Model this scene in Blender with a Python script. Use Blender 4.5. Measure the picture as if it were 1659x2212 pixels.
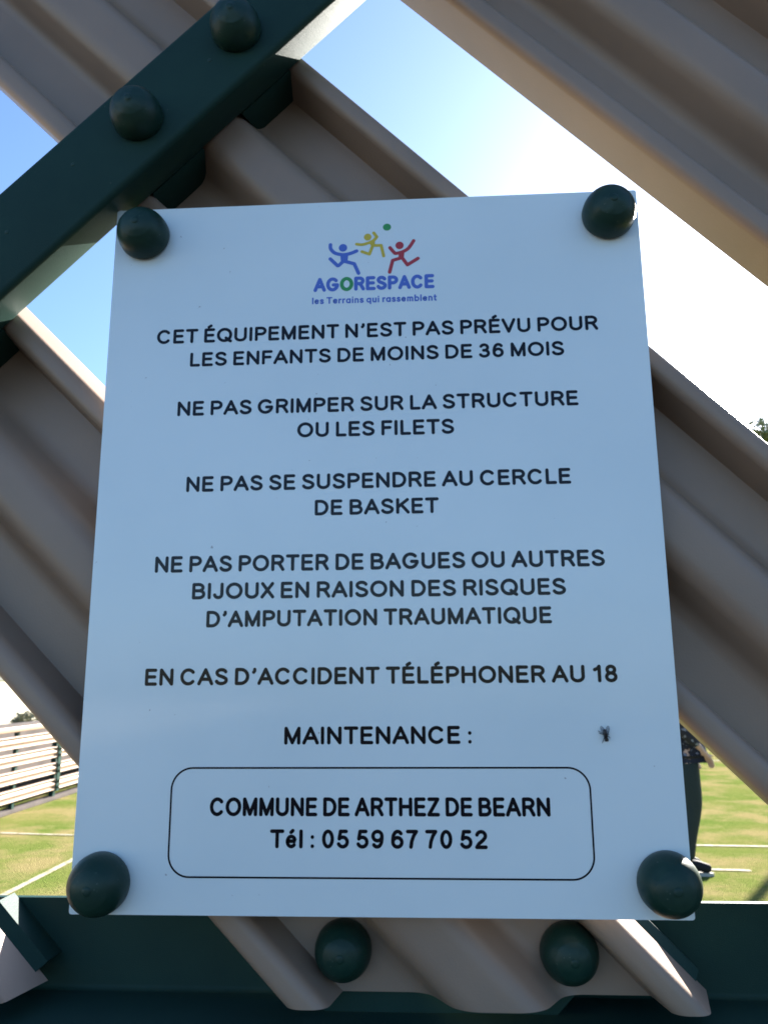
import bpy, bmesh, math, random
from mathutils import Vector, Matrix
random.seed(7)
R = math.radians
for o in list(bpy.data.objects): bpy.data.objects.remove(o)
scene = bpy.context.scene
col = scene.collection
ZS = 1.68                       # height of the sign's centre above the pitch

# ------------------------------------------------------------------ camera
cd = bpy.data.cameras.new('camera'); cam = bpy.data.objects.new('camera', cd); col.objects.link(cam)
right = Vector((0.99828, 0.05817, -0.00697)); down = Vector((-0.01878, 0.20513, -0.97856)); fwd = Vector((-0.05549, 0.97701, 0.20587))
m = Matrix.Identity(4)
for i in range(3):
    m[i][0] = right[i]; m[i][1] = -down[i]; m[i][2] = -fwd[i]
m[0][3], m[1][3], m[2][3] = 0.02878, -0.40743, -0.07928 + ZS
cam.matrix_world = m
cd.sensor_width = 36; cd.sensor_fit = 'AUTO'; cd.lens = 1700 / 2212 * 36
cd.clip_start = 0.01; cd.clip_end = 6000
cd.dof.use_dof = True; cd.dof.focus_distance = 0.43; cd.dof.aperture_fstop = 26
scene.camera = cam

# ------------------------------------------------------------------ light
SUN_EL, SUN_AZ = R(25.6), R(31.5)         # azimuth from +Y towards +X
w = bpy.data.worlds.new('World'); scene.world = w; w.use_nodes = True
nt = w.node_tree; nt.nodes.clear()
sky = nt.nodes.new('ShaderNodeTexSky'); sky.sky_type = 'NISHITA'; sky.sun_disc = False
sky.sun_elevation = SUN_EL; sky.sun_rotation = SUN_AZ
sky.air_density = 1.0; sky.dust_density = 1.05; sky.ozone_density = 5.5
bg = nt.nodes.new('ShaderNodeBackground'); bg.inputs[1].default_value = 0.052
wo = nt.nodes.new('ShaderNodeOutputWorld')
nt.links.new(sky.outputs[0], bg.inputs[0]); nt.links.new(bg.outputs[0], wo.inputs[0])
sl = bpy.data.lights.new('sun', 'SUN'); sl.energy = 5.0; sl.angle = R(0.5); sl.color = (1, .95, .87)
so = bpy.data.objects.new('sun', sl); col.objects.link(so)
sd = Vector((math.cos(SUN_EL) * math.sin(SUN_AZ), math.cos(SUN_EL) * math.cos(SUN_AZ), math.sin(SUN_EL)))
so.rotation_euler = (-sd).to_track_quat('-Z', 'Y').to_euler(); so.location = sd * 30
scene.view_settings.view_transform = 'Standard'; scene.view_settings.look = 'None'
scene.view_settings.exposure = 2.66; scene.view_settings.gamma = 1
scene.render.engine = 'CYCLES'
scene.cycles.use_denoising = True; scene.cycles.pixel_filter_type = 'BLACKMAN_HARRIS'; scene.cycles.filter_width = 1.7
scene.cycles.max_bounces = 10; scene.cycles.diffuse_bounces = 6

# ------------------------------------------------------------------ materials
def mat(name, color, rough=.5, spec=.5, coat=0, coat_rough=.05, bump=None, vary=None, metallic=0, alpha=1, fleck=None):
    """bump=(scale, strength, distance); vary=(scale, second colour, contrast lo, hi); fleck=(scale, threshold, colour)"""
    M = bpy.data.materials.new(name); M.use_nodes = True
    n = M.node_tree.nodes; l = M.node_tree.links; b = n['Principled BSDF']
    b.inputs['Base Color'].default_value = (*color, 1); b.inputs['Roughness'].default_value = rough
    b.inputs['Specular IOR Level'].default_value = spec; b.inputs['Metallic'].default_value = metallic
    b.inputs['Coat Weight'].default_value = coat; b.inputs['Coat Roughness'].default_value = coat_rough
    b.inputs['Alpha'].default_value = alpha
    tc = n.new('ShaderNodeTexCoord'); src = None
    if vary:
        nz = n.new('ShaderNodeTexNoise'); nz.inputs['Scale'].default_value = vary[0]; nz.inputs['Detail'].default_value = 6
        l.new(tc.outputs['Object'], nz.inputs['Vector'])
        rp = n.new('ShaderNodeMapRange'); rp.inputs[1].default_value = vary[2]; rp.inputs[2].default_value = vary[3]
        l.new(nz.outputs[0], rp.inputs[0])
        mx = n.new('ShaderNodeMix'); mx.data_type = 'RGBA'
        mx.inputs[6].default_value = (*color, 1); mx.inputs[7].default_value = (*vary[1], 1)
        l.new(rp.outputs[0], mx.inputs[0]); src = mx.outputs[2]
    if fleck:
        nz = n.new('ShaderNodeTexNoise'); nz.inputs['Scale'].default_value = fleck[0]; nz.inputs['Detail'].default_value = 2
        l.new(tc.outputs['Object'], nz.inputs['Vector'])
        rp = n.new('ShaderNodeMapRange'); rp.inputs[1].default_value = fleck[1]; rp.inputs[2].default_value = fleck[1] + .03
        l.new(nz.outputs[0], rp.inputs[0])
        mx = n.new('ShaderNodeMix'); mx.data_type = 'RGBA'
        mx.inputs[6].default_value = (*color, 1); mx.inputs[7].default_value = (*fleck[2], 1)
        if src: l.new(src, mx.inputs[6])
        l.new(rp.outputs[0], mx.inputs[0]); src = mx.outputs[2]
    if src: l.new(src, b.inputs['Base Color'])
    if bump:
        nz = n.new('ShaderNodeTexNoise'); nz.inputs['Scale'].default_value = bump[0]; nz.inputs['Detail'].default_value = 4
        l.new(tc.outputs['Object'], nz.inputs['Vector'])
        bp = n.new('ShaderNodeBump'); bp.inputs['Strength'].default_value = bump[1]; bp.inputs['Distance'].default_value = bump[2]
        l.new(nz.outputs[0], bp.inputs['Height']); l.new(bp.outputs[0], b.inputs['Normal'])
        if coat: l.new(bp.outputs[0], b.inputs['Coat Normal'])
    return M

BEIGE = mat('beige_paint', (.285, .197, .140), .42, .38, bump=(900, .25, .0004), vary=(14, (.255, .178, .128), .4, .65), fleck=(330, .80, (.12, .09, .07)))
GREEN = mat('green_powder_coat', (.013, .037, .030), .5, .11, bump=(1700, .4, .0004), vary=(18, (.015, .043, .034), .4, .65), fleck=(420, .77, (.08, .09, .08)))
CAPM = mat('green_plastic', (.008, .031, .022), .42, .26, bump=(120, .5, .0008), vary=(55, (.015, .043, .029), .45, .7), fleck=(420, .70, (.05, .075, .06)))
WHITE = mat('white_sign_face', (.69, .75, .745), .3, .5, coat=.35, coat_rough=.06, bump=(260, .04, .0004), vary=(9, (.645, .71, .71), .40, .68), fleck=(240, .745, (.35, .35, .34)))
BACK = mat('grey_sign_back', (.10, .10, .105), .5)
INK = mat('black_vinyl', (.007, .007, .010), .12, .2, bump=(700, .12, .0002))
BLUE = mat('blue_print', (.065, .13, .48), .3); REDM = mat('red_print', (.42, .022, .028), .3)
YEL = mat('yellow_print', (.58, .42, .02), .3); GRN = mat('green_print', (.03, .27, .06), .3)
FLYM = mat('fly_black', (.012, .01, .01), .35, bump=(3000, .4, .0003)); WING = mat('fly_wing', (.10, .10, .11), .2, alpha=.38)
SKIN = mat('skin', (.52, .31, .22), .5); HAIR = mat('dark_hair', (.03, .02, .015), .6)
TROUS = mat('trouser_cloth', (.016, .026, .022), .85, bump=(60, .4, .01)); SHOE = mat('black_shoe', (.014, .014, .017), .7, .15)
SOLE = mat('white_sole', (.38, .36, .32), .7, .1)
SHIRT = mat('patterned_shirt', (.012, .012, .02), .8, fleck=(30, .63, (.22, .22, .26)))
LINE = mat('white_line_paint', (.36, .32, .245), .9, .05, vary=(14, (.22, .20, .12), .42, .66), bump=(60, .5, .01))
WALLM = mat('grey_render', (.10, .085, .078), .9, .05, vary=(3, (.075, .066, .061), .4, .65), bump=(40, .4, .01))
BARK = mat('bark', (.12, .09, .065), .9, bump=(20, .6, .02))
LEAF1 = mat('leaf_green', (.13, .17, .04), .5, vary=(2.2, (.24, .24, .07), .42, .62)); LEAF2 = mat('leaf_olive', (.17, .16, .08), .6, vary=(2.2, (.26, .24, .14), .42, .62))

def ground_mat(name, ca, cb, cc, s1, s2):
    M = bpy.data.materials.new(name); M.use_nodes = True
    n = M.node_tree.nodes; l = M.node_tree.links; b = n['Principled BSDF']
    b.inputs['Roughness'].default_value = 1; b.inputs['Specular IOR Level'].default_value = 0
    tc = n.new('ShaderNodeTexCoord')
    def noise(s, d, lo, hi):
        z = n.new('ShaderNodeTexNoise'); z.inputs['Scale'].default_value = s; z.inputs['Detail'].default_value = d; z.inputs['Roughness'].default_value = .62
        l.new(tc.outputs['Object'], z.inputs['Vector'])
        r = n.new('ShaderNodeMapRange'); r.inputs[1].default_value = lo; r.inputs[2].default_value = hi; l.new(z.outputs[0], r.inputs[0]); return r.outputs[0]
    def mix(f, a, bb):
        x = n.new('ShaderNodeMix'); x.data_type = 'RGBA'; l.new(f, x.inputs[0])
        for k, v in ((6, a), (7, bb)):
            if isinstance(v, tuple): x.inputs[k].default_value = (*v, 1)
            else: l.new(v, x.inputs[k])
        return x.outputs[2]
    c1 = mix(noise(s1, 5, .40, .62), ca, cb)
    c2 = mix(noise(s2, 6, .44, .62), c1, cc)
    dark = mix(noise(24, 8, .35, .7), tuple(x * .62 for x in ca), tuple(min(1, x * 1.15) for x in cb))
    x = n.new('ShaderNodeMix'); x.data_type = 'RGBA'; x.inputs[0].default_value = .33
    l.new(c2, x.inputs[6]); l.new(dark, x.inputs[7]); l.new(x.outputs[2], b.inputs['Base Color'])
    bp = n.new('ShaderNodeBump'); bp.inputs['Strength'].default_value = .6; bp.inputs['Distance'].default_value = .03
    l.new(noise(55, 6, .2, .8), bp.inputs['Height']); l.new(bp.outputs[0], b.inputs['Normal'])
    return M
GRASS = ground_mat('dry_lawn', (.085, .130, .026), (.145, .150, .046), (.25, .19, .095), .9, 1.5)
PALE_HAZE = ground_mat('pale_haze_ground', (.52, .47, .36), (.58, .52, .40), (.48, .45, .33), .3, .6)  # pale colour stands in for the burnt-out white haze on the left
LOW_BOUNCE = ground_mat('low_bounce_ground', (.028, .028, .030), (.036, .035, .034), (.03, .03, .03), 2, 7)  # near-black ground colour, made up to keep warm bounce off the sign

# ------------------------------------------------------------------ helpers
def link(name, verts, faces, material, parent=None, smooth=False, angle=None):
    me = bpy.data.meshes.new(name); me.from_pydata([tuple(v) for v in verts], [], faces); me.update()
    bm = bmesh.new(); bm.from_mesh(me); bmesh.ops.recalc_face_normals(bm, faces=bm.faces); bm.to_mesh(me); bm.free()
    o = bpy.data.objects.new(name, me); col.objects.link(o); me.materials.append(material)
    if smooth:
        for p in me.polygons: p.use_smooth = True
        if angle: me.set_sharp_from_angle(angle=R(angle))
    if parent: o.parent = parent
    return o
def thing(name, label, cat, loc=(0, 0, 0), group=None):
    o = bpy.data.objects.new(name, None); col.objects.link(o); o.location = loc; o.empty_display_size = .05
    o['label'] = label; o['category'] = cat
    if group: o['group'] = group
    return o
def tag(o, label, cat, group=None):
    o['label'] = label; o['category'] = cat
    if group: o['group'] = group
    return o
def fillet(path, rad, seg=6):
    out = []
    for i, p in enumerate(path):
        r = rad[i] if isinstance(rad, (list, tuple)) else rad
        if i in (0, len(path) - 1) or r <= 0: out.append(Vector(p)); continue
        p = Vector(p); a = Vector(path[i - 1]) - p; b = Vector(path[i + 1]) - p
        la, lb = a.length, b.length; a.normalize(); b.normalize()
        th = a.angle(b); d = r / math.tan(th / 2); d = min(d, la * .48, lb * .48); r = d * math.tan(th / 2)
        c = p + (a + b).normalized() * (r / math.sin(th / 2))
        s = p + a * d - c; e = p + b * d - c; ang = s.angle_signed(e)
        for k in range(seg + 1):
            t = -ang * k / seg
            out.append(c + Vector((s.x * math.cos(t) - s.y * math.sin(t), s.x * math.sin(t) + s.y * math.cos(t))))
    return out
def thick(path, th):
    n = len(path); L, Rr = [], []
    for i in range(n):
        d = (path[min(i + 1, n - 1)] - path[max(i - 1, 0)]).normalized(); q = Vector((-d.y, d.x)) * th / 2
        L.append(path[i] + q); Rr.append(path[i] - q)
    return L, Rr
def extrude_sheet(name, path, th, f0, f1, material, parent=None, n=1, angle=40):
    """sheet of thickness th along path, from f0(a,b) to f1(a,b)"""
    L, Rr = thick(path, th); k = len(path); ring = L + Rr[::-1]; N = len(ring); v = []; f = []
    for s in range(n + 1):
        for q in ring:
            A, B = Vector(f0(q.x, q.y)), Vector(f1(q.x, q.y)); v.append(A.lerp(B, s / n))
    for s in range(n):
        for i in range(N): f.append((s * N + i, s * N + (i + 1) % N, (s + 1) * N + (i + 1) % N, (s + 1) * N + i))
    for e in (0, n * N):
        for i in range(k - 1): f.append((e + i, e + i + 1, e + N - 2 - i, e + N - 1 - i))
    return link(name, v, f, material, parent, True, angle)
def extrude_poly(name, poly, f0, f1, material, parent=None, angle=30):
    N = len(poly); v = [f0(q[0], q[1]) for q in poly] + [f1(q[0], q[1]) for q in poly]
    f = [tuple(range(N)), tuple(range(N, 2 * N))] + [(i, (i + 1) % N, N + (i + 1) % N, N + i) for i in range(N)]
    return link(name, v, f, material, parent, True, angle)
def rpoly(pts, r, seg=5):
    n = len(pts); ext = [pts[-1]] + list(pts) + [pts[0]]
    return fillet(ext, [0] + [r] * n + [0], seg)[1:-1]
def box(name, lo, hi, material, parent=None, bev=0):
    bm = bmesh.new(); bmesh.ops.create_cube(bm, size=1)
    for v in bm.verts: v.co = Vector([lo[i] + (v.co[i] + .5) * (hi[i] - lo[i]) for i in range(3)])
    if bev: bmesh.ops.bevel(bm, geom=bm.edges[:], offset=bev, segments=2, affect='EDGES', profile=.5)
    me = bpy.data.meshes.new(name); bm.to_mesh(me); bm.free(); me.materials.append(material)
    o = bpy.data.objects.new(name, me); col.objects.link(o)
    if parent: o.parent = parent
    return o
def lathe(name, prof, loc, axis, material, parent=None, seg=40, squash=None):
    """prof: list of (r, h); h runs along axis"""
    ax = Vector(axis).normalized(); u = ax.orthogonal().normalized(); w_ = ax.cross(u); v = []; f = []; loc = Vector(loc)
    for r, h in prof:
        for k in range(seg):
            a = 2 * math.pi * k / seg; v.append(loc + ax * h + (u * math.cos(a) + w_ * math.sin(a)) * r)
    for j in range(len(prof) - 1):
        for k in range(seg): f.append((j * seg + k, j * seg + (k + 1) % seg, (j + 1) * seg + (k + 1) % seg, (j + 1) * seg + k))
    f.append(tuple(range(seg))); f.append(tuple((len(prof) - 1) * seg + k for k in range(seg)))
    return link(name, v, f, material, parent, True, 50)
S2 = math.sqrt(2)
def nty(n, t, y): return Vector(((n + t) / S2, y, (n - t) / S2 + ZS))   # plane of the panel: n across the slats, t along them (down to the right)
def cap_profile(rad=.0146, h=.0185):
    pr = [(rad * .93, 0), (rad, .0012), (rad * 1.0, .0035)]
    for k in range(1, 15):
        a = k / 14 * math.pi / 2; pr.append((max(rad * math.cos(a) ** .86, .0004), .0035 + (h - .0035) * math.sin(a)))
        if k == 8:                                                     # moulding ring round the dome
            r, z = pr[-1]; pr += [(r * .985, z + .00012), (r * .955, z + .0006)]
        if k == 13: pr += [(.0022, h - .00005), (.0019, h + .0003), (.0009, h + .00045)]; break
    return pr
def bolt_cap(loc, parent, seed=0, rad=.0146, h=.0185):
    o = lathe('bolt_cap', cap_profile(rad, h), (0, 0, 0), (0, -1, 0), CAPM, parent)
    me = o.data; rr = random.Random(seed)
    for _ in range(3):                                                 # knocks and dents in the soft plastic
        a = rr.uniform(0, 6.28); e = rr.uniform(.5, 1.2); c = Vector((math.cos(a) * rad * math.cos(e), -.0035 - (h - .0035) * math.sin(e), math.sin(a) * rad * math.cos(e)))
        for v in me.vertices:
            d = (v.co - c).length
            if d < .004: v.co.y += .0006 * (1 - d / .004)
    o.rotation_euler = (rr.uniform(-.035, .035), rr.uniform(0, 6.28), rr.uniform(-.035, .035)); o.location = loc
    return o

# ------------------------------------------------------------------ corrugated slats of the panel
NOSE, FLAT = .0125, .037
# bottom lip folds slightly in towards the back, top lip flares out
prof = [(-.0685, .051), (-.0735, NOSE), (-.0600, NOSE), (-.0560, FLAT), (-.0240, FLAT), (-.0135, NOSE + .0005),
        (.0135, NOSE + .0005), (.0240, FLAT), (.0550, FLAT), (.0585, NOSE), (.0690, NOSE), (.0748, FLAT + .008)]
rads = [0, .0048, .0056, .0012, .011, .012, .012, .011, .0012, .0050, .0050, 0]
SLAT = fillet(prof, rads, 7)
ZCUT = -.2365
slat_labels = {
    -.3690: 'beige corrugated slat at the lower left corner, only its sunlit upper lip showing',
    -.1255: 'beige corrugated slat behind the lower left half of the sign, ending on the green channel',
    .1120: 'beige corrugated slat passing under the green beam and behind the upper right of the sign',
    .3480: 'beige corrugated slat across the top right corner, above the sign with orange glowing lower edge'}
for nc, lab in slat_labels.items():
    t = thing('corrugated_slat', lab, 'slat', nty(nc, 0, FLAT), 'diagonal beige slats of the panel')
    base = Vector(t.location)
    o = extrude_sheet('plank', SLAT, .0016, lambda a, b: nty(nc + a, -.85, b) - base, lambda a, b: nty(nc + a, nc + a - ZCUT * S2, b) - base, BEIGE, t)
    for k, s in enumerate((-.0405, .0405)):
        n_ = nc + s
        bolt_cap(nty(n_, n_ + .3055, FLAT - .001) - base, t, seed=int(1000 * (nc + 1)) + k)

# ------------------------------------------------------------------ green diagonal beam
bt = thing('diagonal_beam', 'dark green steel beam crossing the slats at top left with domed bolts', 'beam', nty(.09, -.264, 0))
bb = Vector(bt.location)
poly = rpoly([(-.2897, -.016), (-.2380, -.016), (-.2420, .0115), (-.2885, .0115)], .0034, 5)
extrude_poly('beam_body', poly, lambda a, b: nty(-.575, a, b) - bb, lambda a, b: nty(.78, a, b) - bb, GREEN, bt)
for nc in slat_labels:
    if nc < -.3: continue
    for q in ((-.0592, -.0553, -.0235, -.0160), (.0580, .0545, .0235, .0160)):
        pl = rpoly([(nc + q[3], .0117), (nc + q[0], .0117), (nc + q[1], FLAT - .0012), (nc + q[2], FLAT - .0012)], .0012, 2)
        extrude_poly('spacer', pl, lambda a, b: nty(a, -.2860, b) - bb, lambda a, b: nty(a, -.2424, b) - bb, GREEN, bt)
for k, n_ in enumerate((.0740, .1532, -.1625, -.0845, .308, .386)):
    bolt_cap(nty(n_, -.2640, -.0158) - bb, bt, seed=40 + k, rad=.0148, h=.019)
for n_, t_ in ((.0283, -.2705), (-.0260, -.2660), (.1290, -.2620)):
    lathe('rivet', [(.0013, 0), (.0012, .0002), (.0006, .00035)], nty(n_, t_, -.0159) - bb, (0, -1, 0), CAPM, bt, 16)

# ------------------------------------------------------------------ bottom channel that carries the slats, with its posts
YB, ZF, ZT = .0645, -.2475, -.2005
ch = thing('steel_channel', 'dark green steel channel along the bottom holding the slat ends', 'steel channel', (0, YB, ZS + ZF))
cb = Vector(ch.location)
path = fillet([(-.045, ZF - .030), (-.045, ZF - .002), (YB + .002, ZF - .002), (YB + .002, ZT)], [0, .004, .005, 0], 6)
extrude_sheet('channel_body', path, .004, lambda a, b: Vector((-1.15, a, b + ZS)) - cb, lambda a, b: Vector((1.25, a, b + ZS)) - cb, GREEN, ch)
for nc in slat_labels:
    e = nc + .0800
    v = [nty(n_, n_ * 0 + e + tt, y) - cb for n_ in (nc - .070, e) for y in (FLAT + .004, YB - .0003) for tt in (.2875 , .3255)]
    # bevelled spacer block between slat and channel, its outer corner folded
    n0, n1 = nc - .070, e; y0, y1 = FLAT + .0035, YB - .0003
    ring = [(n0, y0), (n1 - .006, y0), (n1, y0 + .007), (n1, y1), (n0, y1)]
    extrude_poly('spacer', ring, lambda a, b: nty(a, e + .284 - (.004 if b > y0 + .003 else 0), b) - cb, lambda a, b: nty(a, min(e + .3225, a + .331), b) - cb, GREEN, ch)
for x in (-1.05, 1.15):
    box('post', (x - .04 - cb.x, .075 - cb.y, -(ZS + ZF)), (x + .04 - cb.x, .155 - cb.y, .75), GREEN, ch, .004)
rng = random.Random(3)

# ------------------------------------------------------------------ sign
sg = thing('notice_sign', 'white rules sign with black French capitals held by four green bolts', 'sign', (0, 0, ZS))
W, H = .150, .1907
poly = rpoly([(-W, -H - .0008), (W, -H - .0008), (W, H), (-W, H)], .0013, 4)
o = extrude_poly('sign_panel', poly, lambda a, b: (a, 0, b), lambda a, b: (a, .003, b), WHITE, sg)
o.data.materials.append(BACK)
for p in o.data.polygons:
    if p.normal.y > .9: p.material_index = 1

# --- rounded lettering made of strokes with round ends; u = width units, v = 0..1 of the cap height (stroke centre lines)
def arc(cx, cy, rx, ry, a0, a1, n=14):
    return [(cx + rx * math.cos(R(a0 + (a1 - a0) * i / n)), cy + ry * math.sin(R(a0 + (a1 - a0) * i / n))) for i in range(n + 1)]
def Sg(w_, y0=0., y1=1.):
    h = y1 - y0; m_ = y0 + h * .5; r1 = h * .235; pts = []
    pts += arc(w_ / 2, y1 - r1, w_ * .455, r1, 22, 180, 12)
    pts += [(w_ * .10, m_ + h * .17), (w_ * .26, m_ + h * .075), (w_ * .5, m_ + .015 * h), (w_ * .76, m_ - h * .055)]
    pts += arc(w_ / 2, y0 + r1 * 1.06, w_ * .5, r1 * 1.06, 22, -160, 14)
    return pts
def Cg(w_, a=42): return arc(w_ / 2, .5, w_ / 2, .5, a, 360 - a, 26)
G = {}
def g(ch, w_, strokes, sb=(.07, .07)): G[ch] = (w_, strokes, sb)
st, rd, dg = .065, .035, .005
g('A', .74, [[(0, 0), (.37, 1)], [(.37, 1), (.74, 0)], [(.125, .32), (.615, .32)]], (dg, dg))
Bs = [[(0, 0), (0, 1)], [(0, 1), (.30, 1)] + arc(.30, .765, .24, .235, 90, -90, 10) + [(0, .53)], [(0, .53), (.33, .53)] + arc(.33, .265, .27, .265, 90, -90, 10) + [(0, 0)]]
g('B', .60, Bs, (st, rd)); g('C', .74, [Cg(.74)], (rd, rd))
g('D', .64, [[(0, 0), (0, 1), ], [(0, 1), (.24, 1)] + arc(.24, .5, .40, .5, 90, -90, 18) + [(0, 0)]], (st, rd))
g('E', .52, [[(0, 0), (0, 1)], [(0, 1), (.50, 1)], [(0, .52), (.46, .52)], [(0, 0), (.52, 0)]], (st, .04))
g('É', .52, G['E'][1] + [[(.19, 1.235), (.33, 1.34)]], (st, .04))
g('F', .48, [[(0, 0), (0, 1)], [(0, 1), (.48, 1)], [(0, .52), (.42, .52)]], (st, .02))
g('G', .78, [arc(.39, .5, .39, .5, 44, 330, 24) + [(.775, .36), (.775, .45)], [(.46, .45), (.775, .45)]], (rd, st))
g('H', .63, [[(0, 0), (0, 1)], [(.63, 0), (.63, 1)], [(0, .52), (.63, .52)]], (st, st)); g('I', 0, [[(0, 0), (0, 1)]], (st, st))
g('J', .42, [[(.42, 1), (.42, .26)] + arc(.21, .24, .21, .24, 0, -170, 12)], (.03, st))
g('K', .62, [[(0, 0), (0, 1)], [(.58, 1), (0, .40)], [(.21, .60), (.62, 0)]], (st, dg))
g('L', .46, [[(0, 1), (0, 0)], [(0, 0), (.46, 0)]], (st, .02))
g('M', .72, [[(0, 0), (0, 1)], [(0, 1), (.36, .02)], [(.36, .02), (.72, 1)], [(.72, 1), (.72, 0)]], (st, st))
g('N', .62, [[(0, 0), (0, 1)], [(0, 1), (.62, 0)], [(.62, 0), (.62, 1)]], (st, st))
g('O', .80, [arc(.40, .5, .40, .5, 90, 450, 34)], (rd, rd))
g('P', .56, [[(0, 0), (0, 1)], [(0, 1), (.29, 1)] + arc(.29, .735, .27, .265, 90, -90, 12) + [(0, .47)]], (st, .02))
g('Q', .80, G['O'][1] + [[(.50, .24), (.62, .10), (.80, -.05)]], (rd, rd))
g('R', .60, [[(0, 0), (0, 1)], [(0, 1), (.31, 1)] + arc(.31, .745, .26, .255, 90, -90, 12) + [(0, .49)], [(.30, .49), (.42, .36), (.60, 0)]], (st, .03))
g('S', .58, [Sg(.58)], (rd, rd)); g('T', .62, [[(0, 1), (.62, 1)], [(.31, 1), (.31, 0)]], (.02, .02))
g('U', .62, [[(0, 1), (0, .32)] + arc(.31, .31, .31, .31, 180, 360, 16) + [(.62, 1)]], (st, st))
g('V', .68, [[(0, 1), (.34, 0)], [(.34, 0), (.68, 1)]], (dg, dg)); g('X', .62, [[(0, 0), (.60, 1)], [(.02, 1), (.62, 0)]], (dg, dg))
g('Z', .58, [[(.02, 1), (.56, 1)], [(.56, 1), (0, 0)], [(0, 0), (.58, 0)]], (.03, .03))
g('’', .06, [[(.07, 1.0), (.075, .90), (.015, .80)]], (.07, .05)); g(':', 0, [[(0, .02), (0, .03)], [(0, .62), (0, .63)]], (.08, .08))
g('0', .48, [arc(.24, .5, .24, .5, 90, 450, 30)]); g('1', .25, [[(.25, 0), (.25, 1)], [(.25, 1), (.16, .86), (0, .77)]], (.09, .11))
g('2', .50, [arc(.25, .73, .235, .27, 165, -22, 14) + [(.36, .46), (.12, .22), (0, 0)], [(0, 0), (.50, 0)]], (.05, .06))
g('3', .50, [arc(.24, .755, .215, .245, 155, -90, 12), arc(.24, .265, .26, .265, 85, -155, 14), [(.20, .52), (.27, .52)]], (.05, .06))
g('5', .50, [[(.44, 1), (.12, 1)], [(.12, 1), (.05, .52)], [(.05, .52), (.12, .585)] + arc(.245, .31, .255, .31, 100, -155, 16)], (.05, .06))
g('6', .50, [arc(.25, .30, .25, .30, 180, 540, 26), [(0, .30), (0, .5), (.03, .74)] + arc(.27, .70, .22, .30, 150, 35, 8)], (.06, .06))
g('7', .48, [[(0, 1), (.48, 1)], [(.48, 1), (.33, .72), (.22, .38), (.17, 0)]], (.05, .05))
g('8', .50, [arc(.25, .765, .205, .235, 90, 450, 24), arc(.25, .265, .25, .265, 90, 450, 26)], (.06, .06))
g('9', .50, [arc(.25, .70, .25, .30, 0, 360, 26), [(.50, .70), (.50, .5), (.47, .26)] + arc(.23, .30, .22, .30, -30, -145, 8)], (.06, .06))
X = .66  # x-height
g('l', 0, [[(0, 0), (0, 1)]]); g('i', 0, [[(0, 0), (0, X)], [(0, .965), (0, .975)]])
ee = [(0, .35), (.44, .35)] + arc(.22, .33, .22, .33, 4, 318, 20)
g('e', .44, [ee], (rd, rd)); g('é', .44, [ee, [(.20, .93), (.30, 1.04)]], (rd, rd))
g('s', .36, [Sg(.36, 0, X)], (rd, rd)); g('r', .24, [[(0, 0), (0, X)], [(0, X * .62), (.06, X * .88), (.14, X * .99), (.24, X)]], (st, .0))
g('a', .46, [arc(.23, X / 2, .23, X / 2, 0, 360, 22), [(.46, 0), (.46, X)]], (rd, st)); g('q', .46, [arc(.23, X / 2, .23, X / 2, 0, 360, 22), [(.46, -.30), (.46, X)]], (rd, st))
g('b', .46, [arc(.23, X / 2, .23, X / 2, 0, 360, 22), [(0, 0), (0, 1)]], (st, rd))
ar = lambda x0, w_: [(x0, X - w_ / 2)] + arc(x0 + w_ / 2, X - w_ / 2, w_ / 2, w_ / 2, 180, 0, 10) + [(x0 + w_, 0)]
g('n', .38, [[(0, 0), (0, X)], ar(0, .38)], (st, st)); g('m', .66, [[(0, 0), (0, X)], ar(0, .33), ar(.33, .33)], (st, st))
g('u', .38, [[(0, X), (0, .19)] + arc(.19, .19, .19, .19, 180, 360, 10) + [(.38, X)], [(.38, X), (.38, 0)]], (st, st))
g('t', .28, [[(.11, .92), (.11, .12)] + arc(.21, .12, .10, .12, 180, 290, 6), [(0, X), (.27, X)]], (.02, .02))
SPACE = .27
def ribbon(pts, hw, y, v, f):
    """flat stroke with round ends in the sign's plane"""
    q = [Vector(pts[0])]
    for p in pts[1:]:
        if (Vector(p) - q[-1]).length > hw * .04: q.append(Vector(p))
    if len(q) == 1: q.append(q[0] + Vector((hw * .02, 0)))
    n = len(q); b0 = len(v); L, Rr = [], []
    closed = (q[0] - q[-1]).length < hw * .2 and n > 8
    for i in range(n):
        if closed: d = q[(i + 1) % n if i < n - 1 else 1] - q[i - 1 if i > 0 else n - 2]
        else: d = q[min(i + 1, n - 1)] - q[max(i - 1, 0)]
        d.normalize(); s = Vector((-d.y, d.x)) * hw; L.append(q[i] + s); Rr.append(q[i] - s)
    for a, b in zip(L, Rr): v += [(a.x, y, a.y), (b.x, y, b.y)]
    for i in range(n - 1): f.append((b0 + 2 * i, b0 + 2 * i + 1, b0 + 2 * i + 3, b0 + 2 * i + 2))
    if not closed:
        for c, nb, i in ((q[0], q[1], 0), (q[-1], q[-2], n - 1)):
            d = (c - nb).normalized(); a0 = math.atan2(d.y, d.x); k0 = len(v); K = 8
            for k in range(K + 1):
                a = a0 - math.pi / 2 + math.pi * k / K; v.append((c.x + hw * math.cos(a), y, c.y + hw * math.sin(a)))
            f.append(tuple(range(k0, k0 + K + 1)))
def strokes_mesh(name, strokes, hw, material, parent):
    v, f = [], []
    for k, s in enumerate(strokes): ribbon(s, hw, -.00006 - (k % 7) * .000012, v, f)
    me = bpy.data.meshes.new(name); me.from_pydata(v, [], f); me.update(); me.materials.append(material)
    bm = bmesh.new(); bm.from_mesh(me)
    for fa in bm.faces:
        fa.normal_update()
        if fa.normal.y > 0: fa.normal_flip()
    bm.to_mesh(me); bm.free()
    o = bpy.data.objects.new(name, me); col.objects.link(o); o.parent = parent; return o
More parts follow.
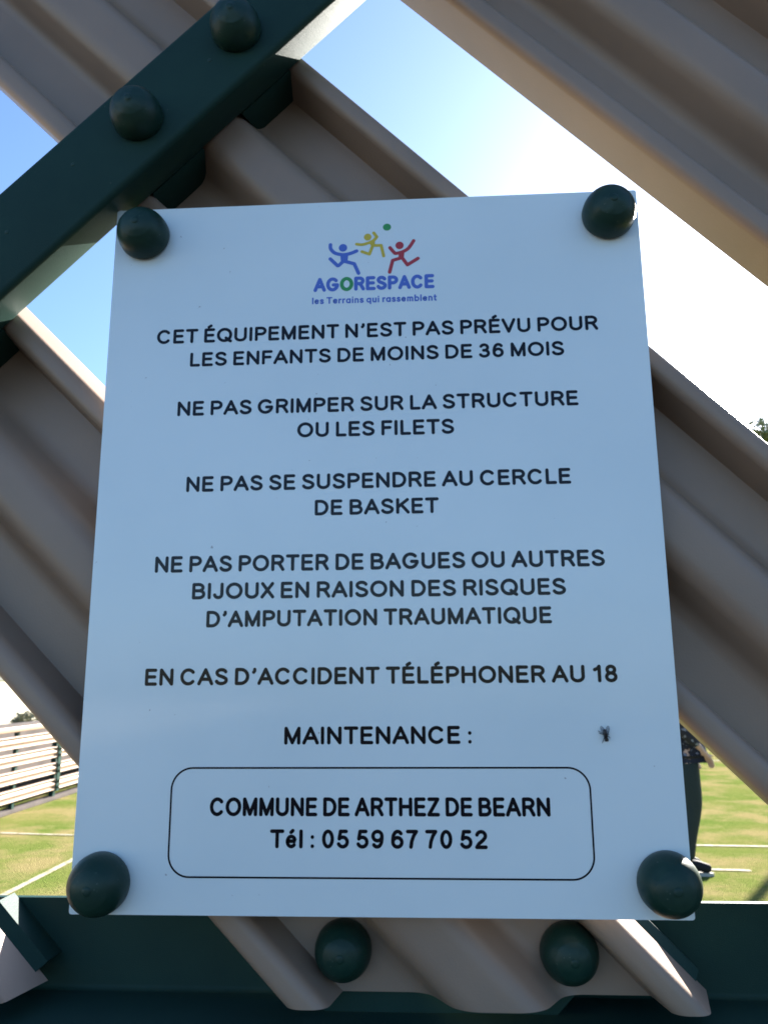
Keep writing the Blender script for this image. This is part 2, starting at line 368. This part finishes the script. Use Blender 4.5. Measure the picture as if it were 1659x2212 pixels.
def text_strokes(s, xl, zl, xr, zr, cap, sw):
    """strokes of a line whose ink runs from xl to xr (mm) on a base line zl..zr; sw = stroke / cap height"""
    hw = cap * sw / 2; vs = cap - 2 * hw; items = []; x = 0.; first = True
    for c in s:
        if c == ' ': x += SPACE; continue
        w_, stk, (a, b) = G[c]
        if not first: x += a
        first = False; items.append((c, x, stk)); x += w_ + sw * 1.12 + b; last = b
    total = x - last
    sc = (xr - xl - 2 * hw * 0) / total
    out = []
    for c, x0, stk in items:
        for p in stk:
            q = []
            for u, vv in p:
                X_ = xl + hw + (x0 + u) * sc - 0.0; q.append((X_ / 1000, (zl + (zr - zl) * (X_ - xl) / (xr - xl) + hw + vv * vs) / 1000))
            out.append((c, q))
    return out, hw / 1000
LINES = [('CET ÉQUIPEMENT N’EST PAS PRÉVU POUR', -122.11, 105.79, 124.03, 106.23, 8.47),
 ('LES ENFANTS DE MOINS DE 36 MOIS', -102.5, 91.67, 104.97, 91.99, 8.3), ('NE PAS GRIMPER SUR LA STRUCTURE', -108.3, 62.79, 110.95, 63.16, 8.43),
 ('OU LES FILETS', -41.39, 48.83, 44.1, 48.89, 8.46), ('NE PAS SE SUSPENDRE AU CERCLE', -101.36, 19.56, 104.66, 19.9, 8.5),
 ('DE BASKET', -31.28, 5.33, 34.92, 5.45, 8.4), ('NE PAS PORTER DE BAGUES OU AUTRES', -116.26, -24.14, 119.4, -24.05, 8.65),
 ('BIJOUX EN RAISON DES RISQUES', -95.66, -38.49, 98.9, -38.43, 8.55), ('D’AMPUTATION TRAUMATIQUE', -87.48, -53.17, 90.96, -52.9, 8.52),
 ('EN CAS D’ACCIDENT TÉLÉPHONER AU 18', -118.34, -82.62, 121.9, -82.38, 8.55), ('MAINTENANCE :', -45.39, -111.95, 48.63, -111.8, 8.6),
 ('COMMUNE DE ARTHEZ DE BEARN', -82.03, -146.0, 85.31, -145.8, 8.75), ('Tél : 05 59 67 70 52', -51.58, -160.8, 54.8, -160.7, 8.64)]
for s, xl, zl, xr, zr, cap in LINES:
    stk, hw = text_strokes(s, xl, zl, xr, zr, cap * 1.02, .20)
    strokes_mesh('text_line', [q for c, q in stk], hw, INK, sg)
# rounded frame round the last two lines
fr = rpoly([(-.1018, -.1742), (.1050, -.1742), (.1050, -.1231), (-.1018, -.1231)], .0105, 12)
fr = [tuple(q) for q in fr]; fr = fr + [fr[0]]
strokes_mesh('text_frame', [fr], .00045, INK, sg)
# logo
lg = bpy.data.objects.new('logo', None); col.objects.link(lg); lg.parent = sg; lg.location = (0, 0, 0)
stk, hw = text_strokes('AGORESPACE', -33.42, 134.49, 34.73, 134.42, 8.65, .235)
strokes_mesh('logo_letters', [q for i, (c, q) in enumerate(stk) if c != 'O'], hw, BLUE, lg)
strokes_mesh('logo_letter', [q for i, (c, q) in enumerate(stk) if c == 'O'], hw * 1.05, GRN, lg)['label'] = 'green letter O of the blue logo name'
stk, hw = text_strokes('les Terrains qui rassemblent', -34.11, 127.0, 36.18, 126.75, 4.15, .20)
strokes_mesh('logo_tagline', [q for c, q in stk], hw, BLUE, lg)
def smooth_path(p, k=4):
    p = [Vector(q) for q in p]; out = []
    for i in range(len(p) - 1):
        a = p[max(i - 1, 0)]; b = p[i]; c = p[i + 1]; d = p[min(i + 2, len(p) - 1)]
        for j in range(k):
            t = j / k; out.append(.5 * (2 * b + (c - a) * t + (2 * a - 5 * b + 4 * c - d) * t * t + (3 * b - a - 3 * c + d) * t ** 3))
    out.append(p[-1]); return [(q.x / 1000, q.y / 1000) for q in out]
def mm(p): return [(a / 1000, b / 1000) for a, b in p]
def disc_stroke(cx, cz, r):      # filled round head drawn as a tight spiral of one closed ring and a core
    return [[((cx + math.cos(k * math.pi / 12) * r / 2) / 1000, (cz + math.sin(k * math.pi / 12) * r / 2) / 1000) for k in range(25)]]
def figure(name, label, limbs, head, hr, lw, material, body):
    v, f = [], []; k = 0
    for s in limbs: ribbon(s, lw, -.00006 - k * .000012, v, f); k += 1
    b0 = len(v); y = -.00006 - k * .000012
    for a in range(28): v.append(((head[0] + hr * math.cos(a * math.pi / 14)) / 1000, y, (head[1] + hr * math.sin(a * math.pi / 14)) / 1000))
    f.append(tuple(range(b0, b0 + 28)))
    if body:
        b0 = len(v); y -= .000012
        for q in body: v.append((q[0] / 1000, y, q[1] / 1000))
        f.append(tuple(range(b0, b0 + len(body))))
    me = bpy.data.meshes.new(name); me.from_pydata(v, [], f); me.update(); me.materials.append(material)
    o = bpy.data.objects.new(name, me); col.objects.link(o); o.parent = lg; o['label'] = label
figure('logo_figure', 'blue running stick figure of the logo', [smooth_path([(-23.93, 163.58), (-23.76, 161.02), (-21.51, 158.38), (-17.88, 157.21), (-15.04, 157.15), (-11.94, 157.87), (-8.95, 159.11)]),
    mm([(-16.06, 153.36), (-19.14, 150.39)]), mm([(-19.14, 150.39), (-19.76, 150.3)]), mm([(-19.76, 150.3), (-23.97, 154.69)]), mm([(-16.06, 153.0), (-10.28, 151.1)]), mm([(-10.28, 151.1), (-7.82, 145.19)])],
    (-16.71, 161.35), 2.4, .00105, BLUE, [(-18.3, 157.2), (-13.6, 157.2), (-14.1, 153.0), (-16.6, 152.1), (-17.9, 152.9)])
figure('logo_figure', 'yellow leaping stick figure of the logo', [smooth_path([(-9.0, 163.36), (-5.74, 162.94), (-2.64, 163.72), (0.05, 164.85), (1.7, 166.2)]), mm([(1.5, 165.9), (2.65, 167.47)]), mm([(2.65, 167.47), (.9, 170.05)]),
    mm([(.2, 161.9), (-1.6, 156.8)]), mm([(-1.6, 156.8), (-5.9, 158.53)]), mm([(.35, 162.2), (5.1, 162.0)]), mm([(5.1, 162.0), (6.49, 155.32)])],
    (-2.58, 167.52), 2.15, .00088, YEL, [(-1.6, 163.9), (1.6, 165.2), (1.4, 161.6), (-.2, 160.6)])
figure('logo_figure', 'red running stick figure of the logo', [smooth_path([(10.13, 160.36), (12.6, 157.1), (13.79, 156.7), (17.13, 157.48), (20.59, 159.59), (23.64, 164.21)]), mm([(16.58, 153.8), (11.6, 152.4)]), mm([(11.6, 152.4), (9.79, 145.17)]),
    mm([(16.7, 154.2), (19.9, 149.3)]), mm([(19.9, 149.3), (25.92, 153.08)])],
    (15.59, 161.55), 2.35, .00102, REDM, [(14.6, 157.3), (18.4, 158.3), (18.0, 154.3), (16.6, 153.0), (14.9, 153.6), (15.0, 155.5)])
b0 = [((8.53 + 2.35 * math.cos(a * math.pi / 14)) / 1000, -.00006, (173.38 + 2.2 * math.sin(a * math.pi / 14)) / 1000) for a in range(28)]
me = bpy.data.meshes.new('logo_ball'); me.from_pydata(b0, [], [tuple(range(28))]); me.update(); me.materials.append(GRN)
o = bpy.data.objects.new('logo_ball', me); col.objects.link(o); o.parent = lg
for k, (x, z) in enumerate(((-.1322, .1725), (.1330, .1745), (-.1345, -.1768), (.1385, -.1750))):
    bolt_cap((x, -.0002, z), sg, seed=70 + k)
    lathe('bolt', [(.004, -.033), (.004, 0)], (x, .0035, z), (0, -1, 0), CAPM, sg, 16)

# ------------------------------------------------------------------ fly on the sign
fl = thing('fly', 'small black house fly sitting head down on the white sign', 'fly', (.1136, -.0002, ZS - .1076))
def skin_obj(name, verts, edges, radii, material, parent, sub=2, root=0):
    me = bpy.data.meshes.new(name); me.from_pydata(verts, edges, []); me.update()
    o = bpy.data.objects.new(name, me); col.objects.link(o)
    if parent: o.parent = parent
    md = o.modifiers.new('skin', 'SKIN'); md.use_smooth_shade = True
    lay = me.skin_vertices[0].data if me.skin_vertices else None
    if lay is None:
        bm = bmesh.new(); bm.from_mesh(me); bm.verts.layers.skin.verify(); bm.to_mesh(me); bm.free(); lay = me.skin_vertices[0].data
    for i, r in enumerate(radii):
        lay[i].radius = r if isinstance(r, tuple) else (r, r)
        lay[i].use_root = (i == root)
    s = o.modifiers.new('sub', 'SUBSURF'); s.levels = sub; s.render_levels = sub
    me.materials.append(material)
    return o
mmv = lambda *p: (p[0] / 1000, -p[1] / 1000, p[2] / 1000)
V = [mmv(-.05, 1.5, 0), mmv(-.25, 1.5, 1.9), mmv(-.35, 1.3, 2.9), mmv(.1, 1.5, -1.0), mmv(.2, 1.4, -1.7), mmv(.3, 1.2, -2.6), mmv(.35, 1.1, -3.1)]
E_ = [(0, 1), (1, 2), (0, 3), (3, 4), (4, 5), (5, 6)]; RR = [.0010, .00115, .0007, .00105, .0006, .00095, .0006]
legs = [[(-.8, 1.2, .5), (-1.5, 1.7, 1.0), (-3.3, .15, 1.9)], [(-.8, 1.1, .0), (-1.6, 1.3, .5), (-3.0, .15, .9)], [(-.5, 1.0, -1.2), (-1.0, 1.5, -2.0), (-1.6, .15, -4.0)],
        [(.9, 1.1, .2), (1.6, 1.6, .1), (1.4, .15, 1.9)], [(.9, 1.1, -.3), (1.5, 1.5, -.7), (2.4, .15, -1.6)], [(.8, 1.0, -1.2), (1.3, 1.2, -2.2), (1.2, .15, -3.3)]]
for L in legs:
    a = len(V); V += [mmv(*p) for p in L]; RR += [.00022, .00018, .00012]
    E_ += [(0 if L[0][2] > -.5 else 3, a), (a, a + 1), (a + 1, a + 2)]
skin_obj('fly_body', V, E_, RR, FLYM, fl, 2)
for s, a in ((-1, 20), (1, -16)):
    v = []; 
    for k in range(20):
        t = k / 20 * 2 * math.pi; x = 1.0 * math.cos(t); z = 2.2 * math.sin(t) + 2.2
        xr = x * math.cos(R(a)) - z * math.sin(R(a)); zr = x * math.sin(R(a)) + z * math.cos(R(a))
        v.append(mmv(xr + s * .45, 2.3 - .18 * z, zr + .2))
    v2 = [(p[0], p[1] + .00003, p[2]) for p in v]
    link('wing', v + v2, [tuple(range(20)), tuple(range(39, 19, -1))] + [(i, (i + 1) % 20, 20 + (i + 1) % 20, 20 + i) for i in range(20)], WING, fl)

# ------------------------------------------------------------------ ground
def sheet(name, x0, y0, x1, y1, z, material, nx=1, ny=1):
    v = [(x0 + (x1 - x0) * i / nx, y0 + (y1 - y0) * j / ny, z) for j in range(ny + 1) for i in range(nx + 1)]
    f = [(j * (nx + 1) + i, j * (nx + 1) + i + 1, (j + 1) * (nx + 1) + i + 1, (j + 1) * (nx + 1) + i) for j in range(ny) for i in range(nx)]
    o = link(name, v, f, material); o['kind'] = 'structure'; return o
sheet('ground', -2500, -2500, 2500, 2500, -.012, GRASS)
sheet('white_haze_field', -900, -60, -8.4, 900, -.006, PALE_HAZE)  # land coloured pale so it burns out like white haze beyond the fence
sheet('lawn', -8.4, -40, 60, 60, 0, GRASS)
sheet('path', -8.4, -39, 60, .35, .004, LOW_BOUNCE)  # unseen dark sheet added on the camera side to cut ground bounce
def strip(name, a, b, wd):
    a = Vector(a); b = Vector(b); d = (b - a).normalized(); s = Vector((-d.y, d.x)) * wd / 2; n = 12; v = []
    for i in range(n + 1):
        p = a.lerp(b, i / n); v += [(p.x + s.x, p.y + s.y, .006), (p.x - s.x, p.y - s.y, .006)]
    o = link(name, v, [(2 * i, 2 * i + 1, 2 * i + 3, 2 * i + 2) for i in range(n)], LINE); o['kind'] = 'structure'; return o
strip('pitch_line', (-4.9, 8.31), (-3.0, 8.09), .055)
strip('pitch_line', (-3.24, 4.6), (-3.24, 7.95), .06)
strip('pitch_line', (1.6, 7.87), (5.5, 7.62), .06)
strip('pitch_line', (1.9, 6.87), (2.66, 6.80), .06)
strip('pitch_line', (3.5, 15.8), (8.5, 15.4), .07)

# ------------------------------------------------------------------ side fence of the court
FX = -5.1
fence = thing('handrail_fence', 'low sunlit fence of horizontal beige boards along the left of the court', 'fence', (FX, 10.6, 0))
fb = Vector(fence.location)
S_SM = [Vector((q.x * .98, q.y)) for q in SLAT]
def fslat(hc, y0, y1):
    extrude_sheet('board', S_SM, .002, lambda a, b: Vector((FX - b + NOSE, y0, hc + a)) - fb, lambda a, b: Vector((FX - b + NOSE, y1, hc + a)) - fb, BEIGE, fence)
for y0, y1 in ((6.36, 8.47), (8.49, 10.60), (10.62, 12.73), (12.75, 14.86)):
    for hc in (.212, .425, .636, .842): fslat(hc, y0, y1)
rail = rpoly([(-.028, .97), (.035, .97), (.035, 1.038), (-.028, 1.038)], .014, 4)
extrude_poly('top_rail', rail, lambda a, b: Vector((FX + a - .01, 6.36, b)) - fb, lambda a, b: Vector((FX + a - .01, 14.86, b)) - fb, BEIGE, fence)
for y in (6.36, 8.48, 10.61, 12.74, 14.86):
    box('post', (-.09, y - .035 - fb.y, 0), (-.032, y + .035 - fb.y, .97), GREEN, fence, .004)
    box('cover_strip', (.0015, y - .045 - fb.y, .12), (.018, y + .045 - fb.y, .925), GREEN, fence, .003)
    for hc in (.212, .425, .636, .842):
        for dz in (-.038, .038):
            lathe('bolt_cap', cap_profile(.02, .022), (.018, y - fb.y, hc + dz), (1, 0, 0), CAPM, fence, 14)
kb = box('kerb', (-.12, 6.2 - fb.y, 0), (-.01, 15 - fb.y, .05), WALLM, fence, .008)
for y in (7.42, 9.53, 11.66, 13.8):
    box('stiffener', (-.075, y - .03 - fb.y, 0), (-.03, y + .03 - fb.y, .97), GREEN, fence, .004)
wl = box('boundary_wall', (-6.1, 3.0, 0), (-5.9, 26, .985), WALLM, None, .02); tag(wl, 'low grey rendered wall showing just above and between the fence boards', 'wall')

# ------------------------------------------------------------------ person beyond the sign
pe = thing('person', 'person standing out on the grass behind the sign in dark trousers and patterned top', 'person', (2.125, 6.72, .012))
def P3(*l): return [Vector(q) for q in l]
# body: pelvis root 0
V = P3((.03, 0, .94), (.03, 0, 1.08), (.02, 0, 1.24), (.015, 0, 1.38), (.03, 0, 1.45), (.05, 0, 1.52), (.065, 0, 1.60), (.06, 0, 1.68),
       (.02, .09, .90), (.03, .095, .50), (-.04, .10, .09), (.02, -.09, .90), (.045, -.095, .52), (-.03, -.10, .09),
       (.01, .17, 1.36), (-.03, .22, 1.10), (.13, .19, .95), (.01, -.17, 1.36), (-.03, -.23, 1.15), (.12, -.20, 1.0))
ED = [(0, 1), (1, 2), (2, 3), (3, 4), (4, 5), (5, 6), (6, 7), (0, 8), (8, 9), (9, 10), (0, 11), (11, 12), (12, 13), (3, 14), (14, 15), (15, 16), (3, 17), (17, 18), (18, 19)]
RD = [(.11, .15), (.095, .13), (.105, .15), (.085, .13), .055, .07, .085, .07, .085, .055, .04, .085, .055, .04, .052, .042, .026, .052, .042, .026]
base = len(V)
def hand(wr, sgn):
    """palm, four fingers and a thumb growing from the wrist vertex wr"""
    w_ = V[wr]; d = (w_ - V[wr - 1]).normalized(); side = Vector((.3, sgn * .1, -.9)).cross(d).normalized(); dn = Vector((0, 0, -1))
    pm = w_ + d * .05 + dn * .015; V.append(pm); RD.append((.016, .03)); ip = len(V) - 1; ED.append((wr, ip))
    for k in range(4):
        L = (.062, .07, .066, .05)[k]; o_ = side * ((k - 1.5) * .018)
        a = pm + d * .03 + o_ + dn * .008; b = a + d * L * .5 + dn * .016; c = b + d * L * .3 + dn * .03
        i = len(V); V.extend([a, b, c]); RD.extend([.0095, .0085, .007]); ED.extend([(ip, i), (i, i + 1), (i + 1, i + 2)])
    a = w_ + d * .035 - side * .028; b = a + d * .03 - side * .018 + dn * .01; i = len(V); V.extend([a, b]); RD.extend([.011, .009]); ED.extend([(ip, i), (i, i + 1)])
hand(16, 1); hand(19, -1)
# nose, ears, jaw
i = len(V); V += P3((.150, 0, 1.585), (.09, .0, 1.535)); RD += [.014, .045]; ED += [(6, i), (6, i + 1)]
skin_obj('person_body', V, ED, RD, SKIN, pe, 2)
for s in (-1, 1):
    skin_obj('ear', P3((.055, s * .083, 1.575), (.05, s * .09, 1.61)), [(0, 1)], [.013, .018], SKIN, pe, 1)
    lathe('eye', [(.012, 0), (.010, .006), (.004, .009)], (.132, s * .032, 1.615), (1, s * .25, 0), mat('eye_white', (.7, .7, .68), .2), pe, 12)
link('mouth', [(.139 - abs(k - 3) * .004, (k - 3) * .009, 1.545 + j * .009 - .001 * abs(k - 3)) for j in range(2) for k in range(7)], [(k, k + 1, 8 + k, 7 + k) for k in range(6)], mat('lips', (.35, .12, .1), .5), pe)
skin_obj('hair', P3((.03, 0, 1.70), (-.02, 0, 1.66), (-.03, 0, 1.58), (.10, 0, 1.70), (.02, .06, 1.66), (.02, -.06, 1.66)), [(0, 1), (1, 2), (0, 3), (0, 4), (0, 5)], [.075, .075, .06, .045, .05, .05], HAIR, pe, 2)
TV = P3((.03, 0, .93), (.03, 0, 1.03), (.02, .085, .88), (.045, .095, .52), (-.02, .10, .25), (-.045, .10, .10), (.02, -.085, .88), (.06, -.095, .56), (-.01, -.10, .27), (-.035, -.10, .10))
skin_obj('trousers', TV, [(0, 1), (0, 2), (2, 3), (3, 4), (4, 5), (0, 6), (6, 7), (7, 8), (8, 9)], [(.145, .185), (.14, .18), .108, .08, .07, .068, .108, .082, .07, .066], TROUS, pe, 2)
SV = P3((.03, 0, 1.05), (.032, 0, .93), (.025, 0, 1.24), (.015, 0, 1.38), (.02, 0, 1.43), (.01, .17, 1.37), (-.03, .22, 1.10), (.115, .193, .975), (.01, -.17, 1.37), (-.03, -.23, 1.15), (.105, -.204, 1.015))
skin_obj('shirt', SV, [(0, 1), (0, 2), (2, 3), (3, 4), (3, 5), (5, 6), (6, 7), (3, 8), (8, 9), (9, 10)], [(.155, .195), (.165, .205), (.13, .175), (.10, .14), .068, .07, .058, .044, .07, .058, .044], SHIRT, pe, 2)
for s, x in ((1, -.02), (-1, -.005)):
    sh = skin_obj('shoe', P3((x - .03, s * .10, .065), (x + .03, s * .10, .075), (x + .11, s * .105, .05), (x + .165, s * .105, .04)), [(0, 1), (1, 2), (2, 3)], [.045, .048, (.034, .042), (.024, .036)], SHOE, pe, 2)
    out = [(x + .068 + .112 * math.cos(a * math.pi / 12), s * .103 + .031 * math.sin(a * math.pi / 12)) for a in range(24)]
    extrude_poly('sole', out, lambda a, b: Vector((a, b, -.011)), lambda a, b: Vector((a, b, .014)), SOLE, sh)

# ------------------------------------------------------------------ trees and shrubs
def foliage(name, blobs, leaf, n, size, material, parent, seed):
    rr = random.Random(seed); v, f = [], []
    for _ in range(n):
        c, r = rr.choice(blobs); c = Vector(c)
        d = Vector((rr.gauss(0, 1), rr.gauss(0, 1), rr.gauss(0, 1))).normalized() * r * (rr.random() ** .45); d.z *= .8
        p = c + d; a = Vector((rr.gauss(0, 1), rr.gauss(0, 1), rr.gauss(0, 1))).normalized(); b = a.orthogonal().normalized()
        s = size * rr.uniform(.6, 1.3); i = len(v); v += [p - a * s, p + b * s * .45, p + a * s, p - b * s * .45]; f.append((i, i + 1, i + 2, i + 3))
    me = bpy.data.meshes.new(name); me.from_pydata(v, [], f); me.update(); me.materials.append(material)
    o = bpy.data.objects.new(name, me); col.objects.link(o); o.parent = parent; return o
def tree(label, loc, h, r, nleaf, size, material, seed, kind='tree', cat='tree', trunk_h=None, group=None, tk=.013):
    t = thing(kind, label, cat, loc, group); rr = random.Random(seed); th = trunk_h or h * .45
    blobs = []; V = [Vector((0, 0, -.02)), Vector((.03 * h * .2, 0, th * .5)), Vector((0, .02, th))]; ED = [(0, 1), (1, 2)]; RD = [h * tk, h * tk * .8, h * tk * .7]
    for k in range(13):
        a = k * 2.4 + rr.uniform(-.4, .4); q = rr.uniform(.25, .78) * r; zc = th + (h - th) * rr.uniform(.2, .85)
        c = Vector((math.cos(a) * q, math.sin(a) * q, zc)); blobs.append((c, r * rr.uniform(.26, .44)))
        if k < 7:
            i = len(V); V += [Vector((0, .02, th)).lerp(c, .5) + Vector((0, 0, -.05 * h)), c]; RD += [h * .011, h * .004]; ED += [(2, i), (i, i + 1)]
    blobs.append((Vector((0, 0, h - r * .35)), r * .36))
    skin_obj('trunk', V, ED, RD, BARK, t, 1); foliage('crown', blobs, None, nleaf, size, material, t, seed + 1)
    return t
tree('leafy green tree peeping in at the right edge of the photo', (7.15, 13.75, -.012), 6.25, 1.2, 9000, .075, LEAF1, 11, trunk_h=4.75)
shr = 'shrubs beyond the wall'
tree('rounded olive shrub above the wall near the left edge', (-6.95 - .95, 15.0, -.012), 1.0, .32, 1500, .035, LEAF2, 21, 'shrub', 'shrub', .25, shr)
tree('dull green shrub above the wall beside the slat edge', (-8.1, 16.4, -.012), 1.02, .5, 1500, .035, LEAF2, 31, 'shrub', 'shrub', .25, shr)
